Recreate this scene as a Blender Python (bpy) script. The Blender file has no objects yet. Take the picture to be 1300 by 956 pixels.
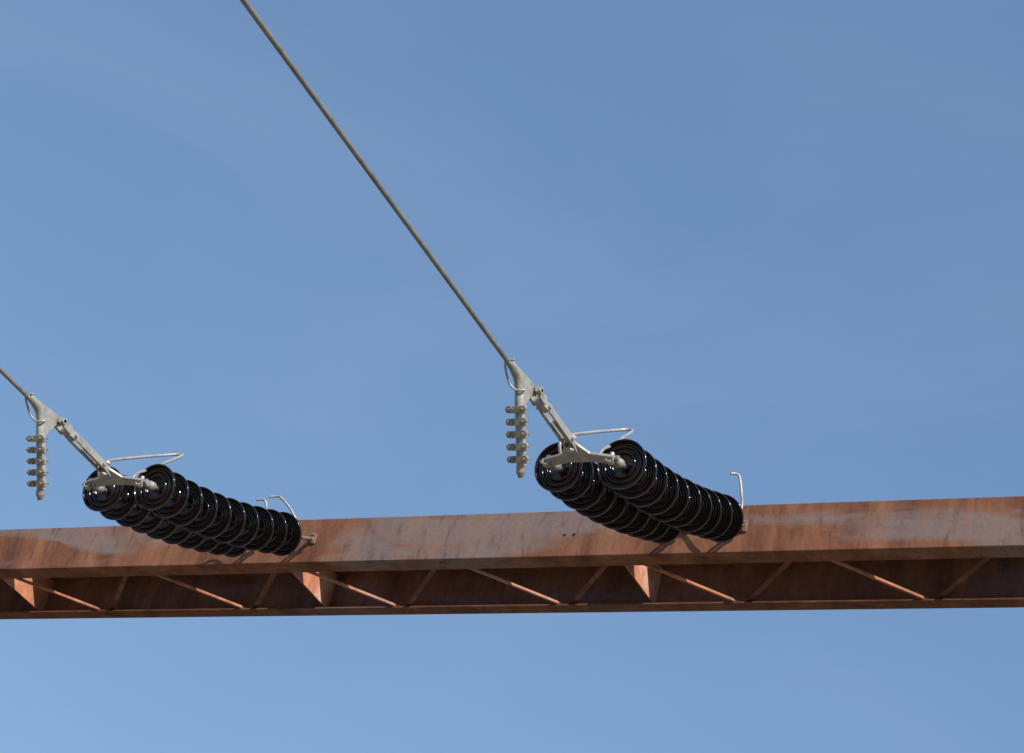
import bpy, bmesh, math, random
from mathutils import Vector, Matrix
random.seed(7)
scene=bpy.context.scene
scene.view_settings.view_transform='Standard'
scene.view_settings.look='None'
scene.view_settings.exposure=0

# ------------------------------------------------------------ materials
def new_mat(name):
    m=bpy.data.materials.new(name); m.use_nodes=True
    nt=m.node_tree; b=nt.nodes['Principled BSDF']
    return m,nt,b
def N(nt,t,**kw):
    n=nt.nodes.new(t)
    for k,v in kw.items(): setattr(n,k,v)
    return n
def noise(nt,vec,scale,detail=6,rough=.6,dist=0.0):
    n=N(nt,'ShaderNodeTexNoise'); n.inputs['Scale'].default_value=scale
    n.inputs['Detail'].default_value=detail; n.inputs['Roughness'].default_value=rough
    n.inputs['Distortion'].default_value=dist
    if vec is not None: nt.links.new(vec,n.inputs['Vector'])
    return n
def ramp(nt,fac,stops):
    r=N(nt,'ShaderNodeValToRGB'); e=r.color_ramp.elements
    while len(e)<len(stops): e.new(.5)
    for el,(p,c) in zip(e,stops):
        el.position=p; el.color=(*c,1) if len(c)==3 else c
    nt.links.new(fac,r.inputs['Fac']); return r
def mix(nt,fac,a,b,mode='MIX'):
    m=N(nt,'ShaderNodeMix',data_type='RGBA',blend_type=mode)
    if isinstance(fac,float): m.inputs[0].default_value=fac
    else: nt.links.new(fac,m.inputs[0])
    for i,s in ((6,a),(7,b)):
        if isinstance(s,tuple): m.inputs[i].default_value=(*s,1)
        else: nt.links.new(s,m.inputs[i])
    return m.outputs[2]
def mapping(nt,scale,loc=(0,0,0)):
    tc=N(nt,'ShaderNodeTexCoord'); mp=N(nt,'ShaderNodeMapping')
    mp.inputs['Scale'].default_value=scale; mp.inputs['Location'].default_value=loc
    nt.links.new(tc.outputs['Object'],mp.inputs['Vector']); return mp.outputs[0]

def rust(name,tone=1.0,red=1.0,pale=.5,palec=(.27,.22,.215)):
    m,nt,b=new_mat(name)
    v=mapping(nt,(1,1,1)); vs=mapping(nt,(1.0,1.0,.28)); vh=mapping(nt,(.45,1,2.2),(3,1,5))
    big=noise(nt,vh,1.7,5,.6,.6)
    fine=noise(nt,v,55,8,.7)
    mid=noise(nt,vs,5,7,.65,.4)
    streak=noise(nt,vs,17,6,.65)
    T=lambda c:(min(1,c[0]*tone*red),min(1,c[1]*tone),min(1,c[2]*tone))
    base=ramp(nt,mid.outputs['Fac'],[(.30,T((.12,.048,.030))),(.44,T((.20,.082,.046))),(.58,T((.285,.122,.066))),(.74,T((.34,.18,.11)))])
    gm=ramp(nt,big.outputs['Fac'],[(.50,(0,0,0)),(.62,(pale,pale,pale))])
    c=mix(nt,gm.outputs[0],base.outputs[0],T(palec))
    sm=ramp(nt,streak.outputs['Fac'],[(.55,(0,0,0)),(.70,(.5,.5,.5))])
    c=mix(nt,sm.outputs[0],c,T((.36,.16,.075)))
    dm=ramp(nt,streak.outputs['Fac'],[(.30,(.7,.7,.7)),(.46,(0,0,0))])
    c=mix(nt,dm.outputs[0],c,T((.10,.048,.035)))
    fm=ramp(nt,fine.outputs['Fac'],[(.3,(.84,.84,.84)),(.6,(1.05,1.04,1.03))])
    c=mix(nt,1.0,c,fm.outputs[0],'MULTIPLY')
    nt.links.new(c,b.inputs['Base Color'])
    b.inputs['Roughness'].default_value=.82
    b.inputs['Specular IOR Level'].default_value=.25
    bp=N(nt,'ShaderNodeBump'); bp.inputs['Strength'].default_value=.2; bp.inputs['Distance'].default_value=.003
    nt.links.new(fine.outputs['Fac'],bp.inputs['Height']); nt.links.new(bp.outputs[0],b.inputs['Normal'])
    return m
M_rust=rust('rusted_steel',.96,1,.75,(.25,.20,.19))
M_rust_shade=rust('rusted_steel_shade_tone',.78,1,.5,(.25,.19,.2))  # darker copy of the rust, the beam's interior shade put into the colour
M_lac_lit=rust('rusted_lacing_sunlit_tone',1.9,1,.4)  # paler rust, sunlight along these bars is painted into the tone
M_dia_lit=rust('rusted_orange_plate_sunlit',2.2,1,.6,(.33,.24,.2))  # orange rust brightened so the colour carries the sun on the diaphragms

def galv(name,col,metal=.35,rough=.5,bump=.2):
    m,nt,b=new_mat(name)
    v=mapping(nt,(1,1,1)); n1=noise(nt,v,60,6,.7); n2=noise(nt,v,14,4,.6)
    r=ramp(nt,n2.outputs['Fac'],[(.3,tuple(x*.72 for x in col)),(.55,col),(.75,tuple(min(1,x*1.12) for x in col))])
    r2=ramp(nt,n1.outputs['Fac'],[(.32,(.75,.73,.7)),(.55,(1,1,1))])
    nt.links.new(mix(nt,1.0,r.outputs[0],r2.outputs[0],'MULTIPLY'),b.inputs['Base Color'])
    b.inputs['Metallic'].default_value=metal; b.inputs['Roughness'].default_value=rough
    if bump:
        bp=N(nt,'ShaderNodeBump'); bp.inputs['Strength'].default_value=bump; bp.inputs['Distance'].default_value=.002
        nt.links.new(n1.outputs['Fac'],bp.inputs['Height']); nt.links.new(bp.outputs[0],b.inputs['Normal'])
    return m
M_galv=galv('galvanised_steel',(.45,.43,.39))
M_bolt=galv('weathered_bolts',(.31,.27,.22),.4,.5)
M_wire=galv('aluminium_strands',(.31,.30,.285),.5,.5,0)
M_cap=galv('insulator_cap_metal',(.10,.085,.075),.3,.6)

m,nt,b=new_mat('dark_brown_porcelain'); M_porc=m
v=mapping(nt,(1,1,1)); n=noise(nt,v,9,5,.6)
r=ramp(nt,n.outputs['Fac'],[(.35,(.007,.004,.004)),(.7,(.022,.009,.007))])
nt.links.new(r.outputs[0],b.inputs['Base Color'])
rr=ramp(nt,n.outputs['Fac'],[(.3,(.10,)*3),(.75,(.22,)*3)]); nt.links.new(rr.outputs[0],b.inputs['Roughness'])

m,nt,b=new_mat('dry_gravel_ground'); M_gnd=m
v=mapping(nt,(1,1,1)); n=noise(nt,v,.6,10,.7); n2=noise(nt,v,25,6,.7)
r=ramp(nt,n.outputs['Fac'],[(.3,(.19,.155,.11)),(.7,(.33,.28,.21))])
r2=ramp(nt,n2.outputs['Fac'],[(.3,(.7,.7,.7)),(.7,(1.1,1.1,1.1))])
nt.links.new(mix(nt,1.0,r.outputs[0],r2.outputs[0],'MULTIPLY'),b.inputs['Base Color']); b.inputs['Roughness'].default_value=.95
bp=N(nt,'ShaderNodeBump'); bp.inputs['Distance'].default_value=.03
nt.links.new(n2.outputs['Fac'],bp.inputs['Height']); nt.links.new(bp.outputs[0],b.inputs['Normal'])

m,nt,b=new_mat('hole_dark'); M_hole=m
b.inputs['Base Color'].default_value=(.02,.015,.012,1); b.inputs['Roughness'].default_value=.9

# ------------------------------------------------------------ helpers
def obj_from_bm(bm,name,mat,parent=None,smooth=False,bevel=0):
    me=bpy.data.meshes.new(name); bmesh.ops.recalc_face_normals(bm,faces=bm.faces[:]); bm.to_mesh(me); bm.free()
    if smooth:
        for p in me.polygons: p.use_smooth=True
    me.materials.append(mat)
    o=bpy.data.objects.new(name,me); scene.collection.objects.link(o)
    if bevel:
        md=o.modifiers.new('bevel','BEVEL'); md.width=bevel; md.segments=2; md.limit_method='ANGLE'; md.angle_limit=math.radians(35)
    if parent: o.parent=parent
    return o
def empty(name,loc=(0,0,0)):
    o=bpy.data.objects.new(name,None); o.location=loc; o.empty_display_size=.2
    scene.collection.objects.link(o); return o
def add_box(bm,x0,x1,y0,y1,z0,z1):
    vs=[bm.verts.new((x,y,z)) for x in (x0,x1) for y in (y0,y1) for z in (z0,z1)]
    for f in ((0,1,3,2),(4,6,7,5),(0,4,5,1),(2,3,7,6),(0,2,6,4),(1,5,7,3)): bm.faces.new([vs[i] for i in f])
def add_prism(bm,pts,thick_vec):
    t=Vector(thick_vec)/2
    a=[bm.verts.new(Vector(p)-t) for p in pts]; c=[bm.verts.new(Vector(p)+t) for p in pts]
    n=len(pts); bm.faces.new(a[::-1]); bm.faces.new(c)
    for i in range(n): bm.faces.new((a[i],a[(i+1)%n],c[(i+1)%n],c[i]))
def frame(d,up=Vector((1,0,0))):
    d=d.normalized(); u=(up-d*up.dot(d))
    if u.length<1e-4: u=Vector((0,0,1))-d*d.z
    u.normalize(); return u,d.cross(u)
def add_tube(bm,pts,r,seg=12,lobes=0,twist=0,amp=.1):
    pts=[Vector(p) for p in pts]; rings=[]; L=0
    for i,p in enumerate(pts):
        a=pts[max(i-1,0)]; c=pts[min(i+1,len(pts)-1)]
        u,w=frame(c-a); rr=r[i] if isinstance(r,(list,tuple)) else r
        if i: L+=(p-pts[i-1]).length
        ring=[]
        for k in range(seg):
            th=2*math.pi*k/seg; q=rr
            if lobes: q=rr*(1-amp+amp*abs(math.cos(lobes*th/2)))
            th2=th+twist*L
            ring.append(bm.verts.new(p+u*(q*math.cos(th2))+w*(q*math.sin(th2))))
        rings.append(ring)
    for a,c in zip(rings,rings[1:]):
        for k in range(seg): bm.faces.new((a[k],a[(k+1)%seg],c[(k+1)%seg],c[k]))
    bm.faces.new(rings[0][::-1]); bm.faces.new(rings[-1])
def smooth_path(pts,sub=6):
    pts=[Vector(p) for p in pts]; out=[]
    n=len(pts)
    for i in range(n-1):
        p0=pts[max(i-1,0)];p1=pts[i];p2=pts[i+1];p3=pts[min(i+2,n-1)]
        for s in range(sub):
            t=s/sub
            out.append(.5*((2*p1)+(p2-p0)*t+(2*p0-5*p1+4*p2-p3)*t*t+(3*p1-p0-3*p2+p3)*t**3))
    out.append(pts[-1]); return out
def add_cyl(bm,a,c,r,seg=12): add_tube(bm,[a,c],r,seg)
def add_lathe(bm,prof,seg=48):
    rings=[]
    for r,t in prof:
        if r<1e-5: rings.append([bm.verts.new((0,0,t))])
        else: rings.append([bm.verts.new((r*math.cos(2*math.pi*k/seg),r*math.sin(2*math.pi*k/seg),t)) for k in range(seg)])
    for a,c in zip(rings,rings[1:]):
        for k in range(seg):
            k2=(k+1)%seg
            if len(a)==1: bm.faces.new((a[0],c[k],c[k2]))
            elif len(c)==1: bm.faces.new((a[k],c[0],a[k2]))
            else: bm.faces.new((a[k],c[k],c[k2],a[k2]))

# ------------------------------------------------------------ gantry beam
YN,YF=10.534,11.200; ZB,ZT=7.815,8.117; X0,X1=-15.2,2.6
TW=.010; FN=.125; FF=.092
gantry=empty('rusty_steel_gantry_beam',(0,0,0))
def channel(name,yweb,sgn,fl,mat):
    t=TW; tf=.012
    pr=[(yweb,ZB),(yweb+sgn*fl,ZB),(yweb+sgn*fl,ZB+tf),(yweb+sgn*t,ZB+tf+.004),(yweb+sgn*t,ZT-tf-.004),(yweb+sgn*fl,ZT-tf),(yweb+sgn*fl,ZT),(yweb,ZT)]
    bm=bmesh.new(); add_prism(bm,[((X0+X1)/2,y,z) for y,z in pr],(X1-X0,0,0))
    return obj_from_bm(bm,name,mat,gantry,bevel=.004)
channel('near_channel',YN,1,FN,M_rust)
channel('far_channel',YF,-1,FF,M_rust_shade)
P=1.117; N0=-8.86
def bar(bm,a,c,w,t):
    a=Vector(a);c=Vector(c);d=(c-a).normalized();s=Vector((0,0,1)).cross(d)*(w/2)
    add_prism(bm,[a-s,a+s,c+s,c-s],(0,0,t))
k0=int((X0-N0)/P)+1
bm=bmesh.new(); bmd=bmesh.new(); bm2=bmesh.new()
k=k0
while N0+P*(k+1)<X1-.1:
    n=N0+P*k; f=n+P/2; n2=n+P
    zz=ZB+.012+.0085
    bar(bm,(n+.03,YN+.045,zz),(f-.015,YF-.045,zz),.018,.014)
    bar(bmd,(f+.015,YF-.045,zz+.0125),(n2-.03,YN+.045,zz+.0125),.030,.009)
    for p in ((n+.03,YN+.045),(f-.015,YF-.045),(f+.015,YF-.045),(n2-.03,YN+.045)):
        add_tube(bm2,[(p[0],p[1],ZB-.007),(p[0],p[1],ZB-.003),(p[0],p[1],ZB+.002)],[.006,.010,.011],10)
    k+=1
obj_from_bm(bm,'lacing_bars',M_lac_lit,gantry)
obj_from_bm(bmd,'counter_lacing_bars',M_rust_shade,gantry)
obj_from_bm(bm2,'rivets',M_rust,gantry,smooth=True)
bm=bmesh.new(); add_box(bm,X0,X1,YF-.31,YF-.002,ZT+.002,ZT+.010)  # added plate, out of view, keeps sun off the far inner web
obj_from_bm(bm,'added_top_shade_plate',M_rust_shade,gantry)
bm=bmesh.new()
for i in range(-3,5):
    x=-7.765+2.234*i
    if X0<x<X1 and i!=2: add_box(bm,x-.004,x+.004,YN+TW+.001,YF-TW-.001,ZB+.036,ZT-.018)
obj_from_bm(bm,'diaphragm_plates',M_dia_lit,gantry)
bm=bmesh.new()
for x in (-5.86,-5.80): add_cyl(bm,(x,YN-.002,7.955),(x,YN+.003,7.955),.009,14)
obj_from_bm(bm,'bolt_holes',M_hole,gantry)
for cx in (X0+.25,X1-.25):
    bm=bmesh.new()
    for y in (YN+.02,YF-.02-.25):
        add_box(bm,cx-.13,cx+.13,y,y+.012,0,ZB-.003); add_box(bm,cx-.13,cx+.13,y+.238,y+.25,0,ZB-.003); add_box(bm,cx-.005,cx+.005,y+.012,y+.238,0,ZB-.003)
    add_box(bm,cx-.4,cx+.4,YN-.15,YF+.15,-.05,.04)
    obj_from_bm(bm,'support_column',M_rust,gantry)

# ------------------------------------------------------------ insulator disc meshes
K=1.03
prof=[(.042,.000),(.050,.002),(.070,.008),(.092,.017),(.110,.028),(.122,.041),(.127,.054),(.1275,.062),(.1245,.066),(.120,.063),(.116,.050),(.112,.040),
 (.106,.037),(.100,.042),(.096,.050),(.092,.052),(.088,.047),(.084,.038),(.078,.035),(.072,.041),(.068,.052),(.0640,.055),(.060,.050),(.056,.038),(.050,.034),(.040,.034),(.024,.030),(0,.030)]
prof=[(r*K,t) for r,t in prof]
bm=bmesh.new(); add_lathe(bm,[(0,.0)]+prof,64); me_o=obj_from_bm(bm,'tmp',M_porc,smooth=True); me_disc=me_o.data; bpy.data.objects.remove(me_o)
bm=bmesh.new(); add_lathe(bm,[(0,-.072),(.020,-.072),(.026,-.066),(.036,-.058),(.041,-.045),(.043,-.02),(.046,-.004),(.046,.004),(0,.004)],32)
add_lathe(bm,[(0,.028),(.022,.028),(.020,.036),(.010,.040),(.009,.070),(.014,.074),(.014,.080),(0,.080)],20)
me_o=obj_from_bm(bm,'tmp2',M_cap,smooth=True); me_cap=me_o.data; bpy.data.objects.remove(me_o)

AX=Vector((0,-.9437,-.3308)).normalized()      # from structure to line
def phase(Xc,dz,left=False):
    root=empty('double_insulator_string',(Xc,0,0))
    rootc=empty('strain_clamp',(Xc,0,0))
    def V(x,y,z): return Vector((x,y,z+dz))
    SAG=.045; LEN=.146*9
    for side in (.173,-.173):
        near=V(side,8.977,7.410)
        def at(s):
            u=s/LEN; return near-AX*s+Vector((0,0,-4*SAG*u*(1-u)))
        for i in range(10):
            s=.146*i+.05
            p=at(s); d=(at(s-.03)-at(s+.03)).normalized()
            rot=d.to_track_quat('Z','Y').to_euler()
            w=Vector((random.uniform(-1,1),random.uniform(-1,1),random.uniform(-1,1)))*.035
            for me,nm in ((me_disc,'disc'),(me_cap,'disc_cap')):
                o=bpy.data.objects.new(nm,me); o.location=p; o.rotation_euler=(rot.x+w.x,rot.y+w.y,rot.z+w.z)
                scene.collection.objects.link(o); o.parent=root
        fe=at(LEN+.05)-AX*.07
        wp=V(side,YN,7.975-dz)
        bm=bmesh.new()
        d=(wp-fe)
        add_tube(bm,[fe+AX*.01,fe+d*.35],[.022,.014],12)
        add_cyl(bm,fe+d*.3-Vector((.03,0,0)),fe+d*.3+Vector((.03,0,0)),.009)
        for s in (-.02,.02):
            add_tube(bm,[fe+d*.28+Vector((s,0,0)),fe+d*.75+Vector((s*.8,0,0))],.009,10)
        add_cyl(bm,fe+d*.74-Vector((.032,0,0)),fe+d*.74+Vector((.032,0,0)),.009)
        add_tube(bm,[fe+d*.70,wp+Vector((0,.004,0))],.014,10)
        obj_from_bm(bm,'tower_end_shackle',M_bolt,root)
        bm=bmesh.new()
        zc=wp.z
        add_box(bm,side-.022,side+.022,YN-.012,YN-.001,zc-.035,zc+.035)
        for c in (-.024,.024): add_cyl(bm,Vector((side,YN-.024,zc+c)),Vector((side,YN-.010,zc+c)),.009,6)
        obj_from_bm(bm,'anchor_plate',M_rust,root,bevel=.002)
        bm=bmesh.new()
        if left and side>0:
            path=[fe+Vector((.0,0,.02)),V(side-.01,10.34,7.99),V(side-.06,10.30,8.07),V(side-.12,10.26,8.125),V(side-.15,10.25,8.13),V(side-.185,10.23,8.115)]
        elif left:
            path=[fe+Vector((.0,0,.02)),V(side+.05,10.36,8.00),V(side+.085,10.34,8.08),V(side+.08,10.32,8.135),V(side+.05,10.31,8.15),V(side+.02,10.30,8.14)]
        elif side>0:
            path=[fe+Vector((.02,0,.02)),V(side+.035,10.38,8.0),V(side+.03,10.36,8.08),V(side+.01,10.34,8.175),V(side-.01,10.33,8.195),V(side-.035,10.31,8.185)]
        else:
            path=[fe+Vector((.0,0,.02)),V(side+.03,10.34,7.98),V(side+.09,10.28,8.02),V(side+.13,10.22,8.0)]
        add_tube(bm,smooth_path(path,5),.0075,10)
        obj_from_bm(bm,'tower_end_arcing_horn',M_galv,root,smooth=True)
        bm=bmesh.new()
        s0=near+AX*.02; s1=near+AX*.10
        add_tube(bm,[s0,s0+AX*.03,s0+AX*.05,s1],[.024,.026,.018,.016],14)
        for s in (-.018,.018):
            add_prism(bm,[s1+Vector((s,0,-.018))-AX*.01,s1+Vector((s,0,.018))-AX*.01,s1+Vector((s,0,.016))+AX*.055,s1+Vector((s,0,-.016))+AX*.055],(.009,0,0))
        add_cyl(bm,s1+AX*.035-Vector((.04,0,0)),s1+AX*.035+Vector((.04,0,0)),.010)
        add_cyl(bm,s1+AX*.035+Vector((.028,0,0)),s1+AX*.035+Vector((.042,0,0)),.017,6)
        obj_from_bm(bm,'socket_clevis',M_galv,root,bevel=.0015)
    bm=bmesh.new()
    def Y(x,y): return V(x,y,7.365+(8.86-y)*.15)
    pts=[(-.205,8.872),(-.205,8.838),(-.17,8.825),(-.075,8.80),(-.035,8.735),(-.02,8.70),(.02,8.70),(.035,8.735),(.075,8.80),(.17,8.825),(.205,8.838),(.205,8.872),(.16,8.880),(.06,8.86),(-.06,8.86),(-.16,8.880)]
    add_prism(bm,[Y(*p) for p in pts],(0,0,.015))
    add_cyl(bm,V(0,8.735,7.34),V(0,8.735,7.43),.013,12); add_cyl(bm,V(0,8.735,7.345),V(0,8.735,7.36),.022,6); add_cyl(bm,V(0,8.735,7.415),V(0,8.735,7.43),.022,6)
    for x in (-.173,.173): add_cyl(bm,V(x,8.85,7.335),V(x,8.85,7.40),.012,12); add_cyl(bm,V(x,8.85,7.337),V(x,8.85,7.35),.02,6)
    obj_from_bm(bm,'yoke_plate',M_galv,root,bevel=.003)
    bm=bmesh.new()
    path=smooth_path([V(-.10,8.84,7.385),V(-.10,8.80,7.44),V(-.10,8.86,7.52),V(-.09,9.05,7.66),V(-.06,9.25,7.80),V(-.01,9.31,7.84),V(.03,9.27,7.80),V(.06,9.12,7.66),V(.09,8.98,7.53),V(.10,8.88,7.44),V(.10,8.85,7.37)],6)
    add_tube(bm,path,.0085,10)
    obj_from_bm(bm,'line_end_arcing_horn',M_galv,root,smooth=True)
    bm=bmesh.new()
    for s in (-1,1):
        pts=[V(s*.022,8.77,7.375),V(s*.024,8.70,7.383),V(s*.024,8.42,7.383),V(s*.016,8.36,7.383)]
        for a,c in zip(pts,pts[1:]):
            add_prism(bm,[a+Vector((0,0,-.02)),a+Vector((0,0,.02)),c+Vector((0,0,.02)),c+Vector((0,0,-.02))],(.009,0,0))
    add_cyl(bm,V(-.04,8.40,7.383),V(.04,8.40,7.383),.011,12)
    add_cyl(bm,V(-.04,8.68,7.383),V(.04,8.68,7.383),.011,12)
    add_tube(bm,[V(0,8.66,7.383),V(0,8.52,7.383)],.010,10)
    add_tube(bm,[V(0,8.42,7.383),V(0,8.33,7.383)],[.022,.018],12)
    for s in (-.028,.028):
        add_prism(bm,[V(s,8.35,7.36),V(s,8.35,7.406),V(s,8.235,7.40),V(s,8.235,7.366)],(.010,0,0))
    add_box(bm,-.034,.034,8.325,8.352,7.36+dz,7.406+dz)
    add_cyl(bm,V(-.05,8.26,7.383),V(.05,8.26,7.383),.012,12); add_cyl(bm,V(.034,8.26,7.383),V(.05,8.26,7.383),.02,6); add_cyl(bm,V(-.05,8.26,7.383),V(-.034,8.26,7.383),.02,6)
    obj_from_bm(bm,'extension_link',M_galv,root,bevel=.002)
    # ---- strain clamp (quadrant type)
    bm=bmesh.new()
    tail=[V(0,7.985,7.362),V(0,8.05,7.358),V(0,8.10,7.338),V(0,8.135,7.295),V(0,8.165,7.235),V(0,8.312,6.997)]
    add_prism(bm,[V(0,8.0,7.375),V(0,8.06,7.385),V(0,8.25,7.41),V(0,8.28,7.395),V(0,8.28,7.365),V(0,8.245,7.352),V(0,8.20,7.26),V(0,8.19,7.20),V(0,8.15,7.24),V(0,8.115,7.31),V(0,8.07,7.35)],(.026,0,0))
    gp=smooth_path(tail,6)
    off=[p+Vector((0,.012,.006)) for p in gp]
    add_tube(bm,off,[.018+.006*min(1,i/6) for i in range(len(off))],14)
    obj_from_bm(bm,'clamp_body',M_galv,rootc,bevel=.002)
    bm=bmesh.new(); bmn=bmesh.new()
    t=(V(0,8.312,6.997)-V(0,8.165,7.235)).normalized(); nrm=Vector((0,t.z,-t.y))
    if nrm.y>0: nrm=-nrm
    a0=V(0,8.165,7.235)
    for i in range(5):
        c=a0+t*(.015+.0585*i)
        add_prism(bm,[c+nrm*.010-t*.017+Vector((-.046,0,0)),c+nrm*.010-t*.017+Vector((.046,0,0)),c+nrm*.010+t*.017+Vector((.046,0,0)),c+nrm*.010+t*.017+Vector((-.046,0,0))],nrm*.016)
        up=[c+Vector((-.036,0,0))+nrm*.055]+[c-nrm*(.012+.026*math.sin(math.pi*k/8))+Vector((-.036*math.cos(math.pi*k/8),0,0)) for k in range(9)]+[c+Vector((.036,0,0))+nrm*.055]
        add_tube(bmn,up,.0075,8)
        for s in (-.036,.036):
            b0=c+Vector((s,0,0))
            add_cyl(bmn,b0+nrm*.019,b0+nrm*.036,.0175,6)
    c=a0+t*.31
    add_tube(bmn,[c-t*.03,c,c+t*.02],[.020,.022,.012],10)
    obj_from_bm(bm,'keeper_saddles',M_galv,rootc,bevel=.003)
    obj_from_bm(bmn,'u_bolts',M_bolt,rootc)
    bm=bmesh.new()
    path=smooth_path([V(.018,8.00,7.385),V(-.018,7.99,7.378),V(-.030,8.02,7.352),V(-.028,8.08,7.312),V(-.0,8.105,7.288),V(.034,8.12,7.295),V(.03,8.14,7.315)],6)
    add_tube(bm,path,.0055,8)
    obj_from_bm(bm,'tie_wire',M_galv,rootc,smooth=True)
    # ---- conductor
    cab=empty('power_line_cable',(Xc,0,0))
    bm=bmesh.new(); pts=[]
    y=8.03
    def zc(y):
        d=8.03-y; return 7.361-.012*d+.00012*d*d
    while y>1.5: pts.append(V(0,y,zc(y))); y-=.02
    add_tube(bm,pts,.0125,36,lobes=12,twist=22,amp=.12)
    pts2=[]
    y2=pts[-1].y
    while y2>-75: pts2.append(V(0,y2,zc(y2))); y2-=1.0
    add_tube(bm,pts2,.0120,12)
    obj_from_bm(bm,'stranded_conductor',M_wire,cab,smooth=True)
    bm=bmesh.new()
    add_tube(bm,[p+nrm*.004 for p in gp]+[a0+t*.335+nrm*.004],.0125,12)
    obj_from_bm(bm,'conductor_tail',M_wire,cab,smooth=True)
phase(-4.936,0)
phase(-7.726,-.018,True)

# ------------------------------------------------------------ ground
bm=bmesh.new()
S=4000
vs=[bm.verts.new(p) for p in ((-S,-S,0),(S,-S,0),(S,S,0),(-S,S,0))]; bm.faces.new(vs)
obj_from_bm(bm,'ground',M_gnd)

# ------------------------------------------------------------ light
sd=Vector((.744,-.404,.531)).normalized()
L=bpy.data.lights.new('sun','SUN'); L.energy=4.8; L.angle=math.radians(.5); L.color=(1,.93,.84)
lo=bpy.data.objects.new('sun',L); scene.collection.objects.link(lo)
lo.rotation_euler=sd.to_track_quat('Z','Y').to_euler(); lo.location=sd*30
w=bpy.data.worlds.new('World'); scene.world=w; w.use_nodes=True; nt=w.node_tree
bg=nt.nodes['Background']
sk=N(nt,'ShaderNodeTexSky',sky_type='NISHITA'); sk.sun_disc=False
sk.sun_elevation=math.asin(sd.z); sk.sun_rotation=math.atan2(sd.x,sd.y)
sk.air_density=1.2; sk.dust_density=.4; sk.ozone_density=2.5; sk.altitude=0
tc=N(nt,'ShaderNodeTexCoord'); mp=N(nt,'ShaderNodeMapping'); mp.inputs['Scale'].default_value=(1.0,1.6,3.5); mp.inputs['Rotation'].default_value=(.3,.5,.4)
nt.links.new(tc.outputs['Generated'],mp.inputs['Vector'])
cn=noise(nt,mp.outputs[0],3.2,7,.55,.8)
cr=ramp(nt,cn.outputs['Fac'],[(.42,(0,0,0)),(.85,(.08,.08,.08))])
even=mix(nt,.42,sk.outputs[0],(1.06,2.05,3.75))     # thin uniform summer haze
col=mix(nt,cr.outputs[0],even,(4.2,4.8,5.4))
nt.links.new(col,bg.inputs['Color']); bg.inputs['Strength'].default_value=.15

# ------------------------------------------------------------ camera
R=Matrix(((0.89272,0.061746,0.44636),(0.399463,-0.566821,-0.720516),(0.208517,0.821524,-0.530678)))
cam=bpy.data.cameras.new('camera'); cam.sensor_width=36; cam.lens=83.077; cam.shift_y=-.0342; cam.clip_end=12000
co=bpy.data.objects.new('camera',cam); scene.collection.objects.link(co)
rx=Vector((R[0][0],R[1][0],R[2][0])).normalized(); ry=Vector((R[0][1],R[1][1],R[2][1])).normalized()
rz=rx.cross(ry).normalized(); ry=rz.cross(rx)
M=Matrix((rx,ry,rz)).transposed().to_4x4(); M.translation=Vector((0,0,1.6))
co.matrix_world=M
scene.camera=co
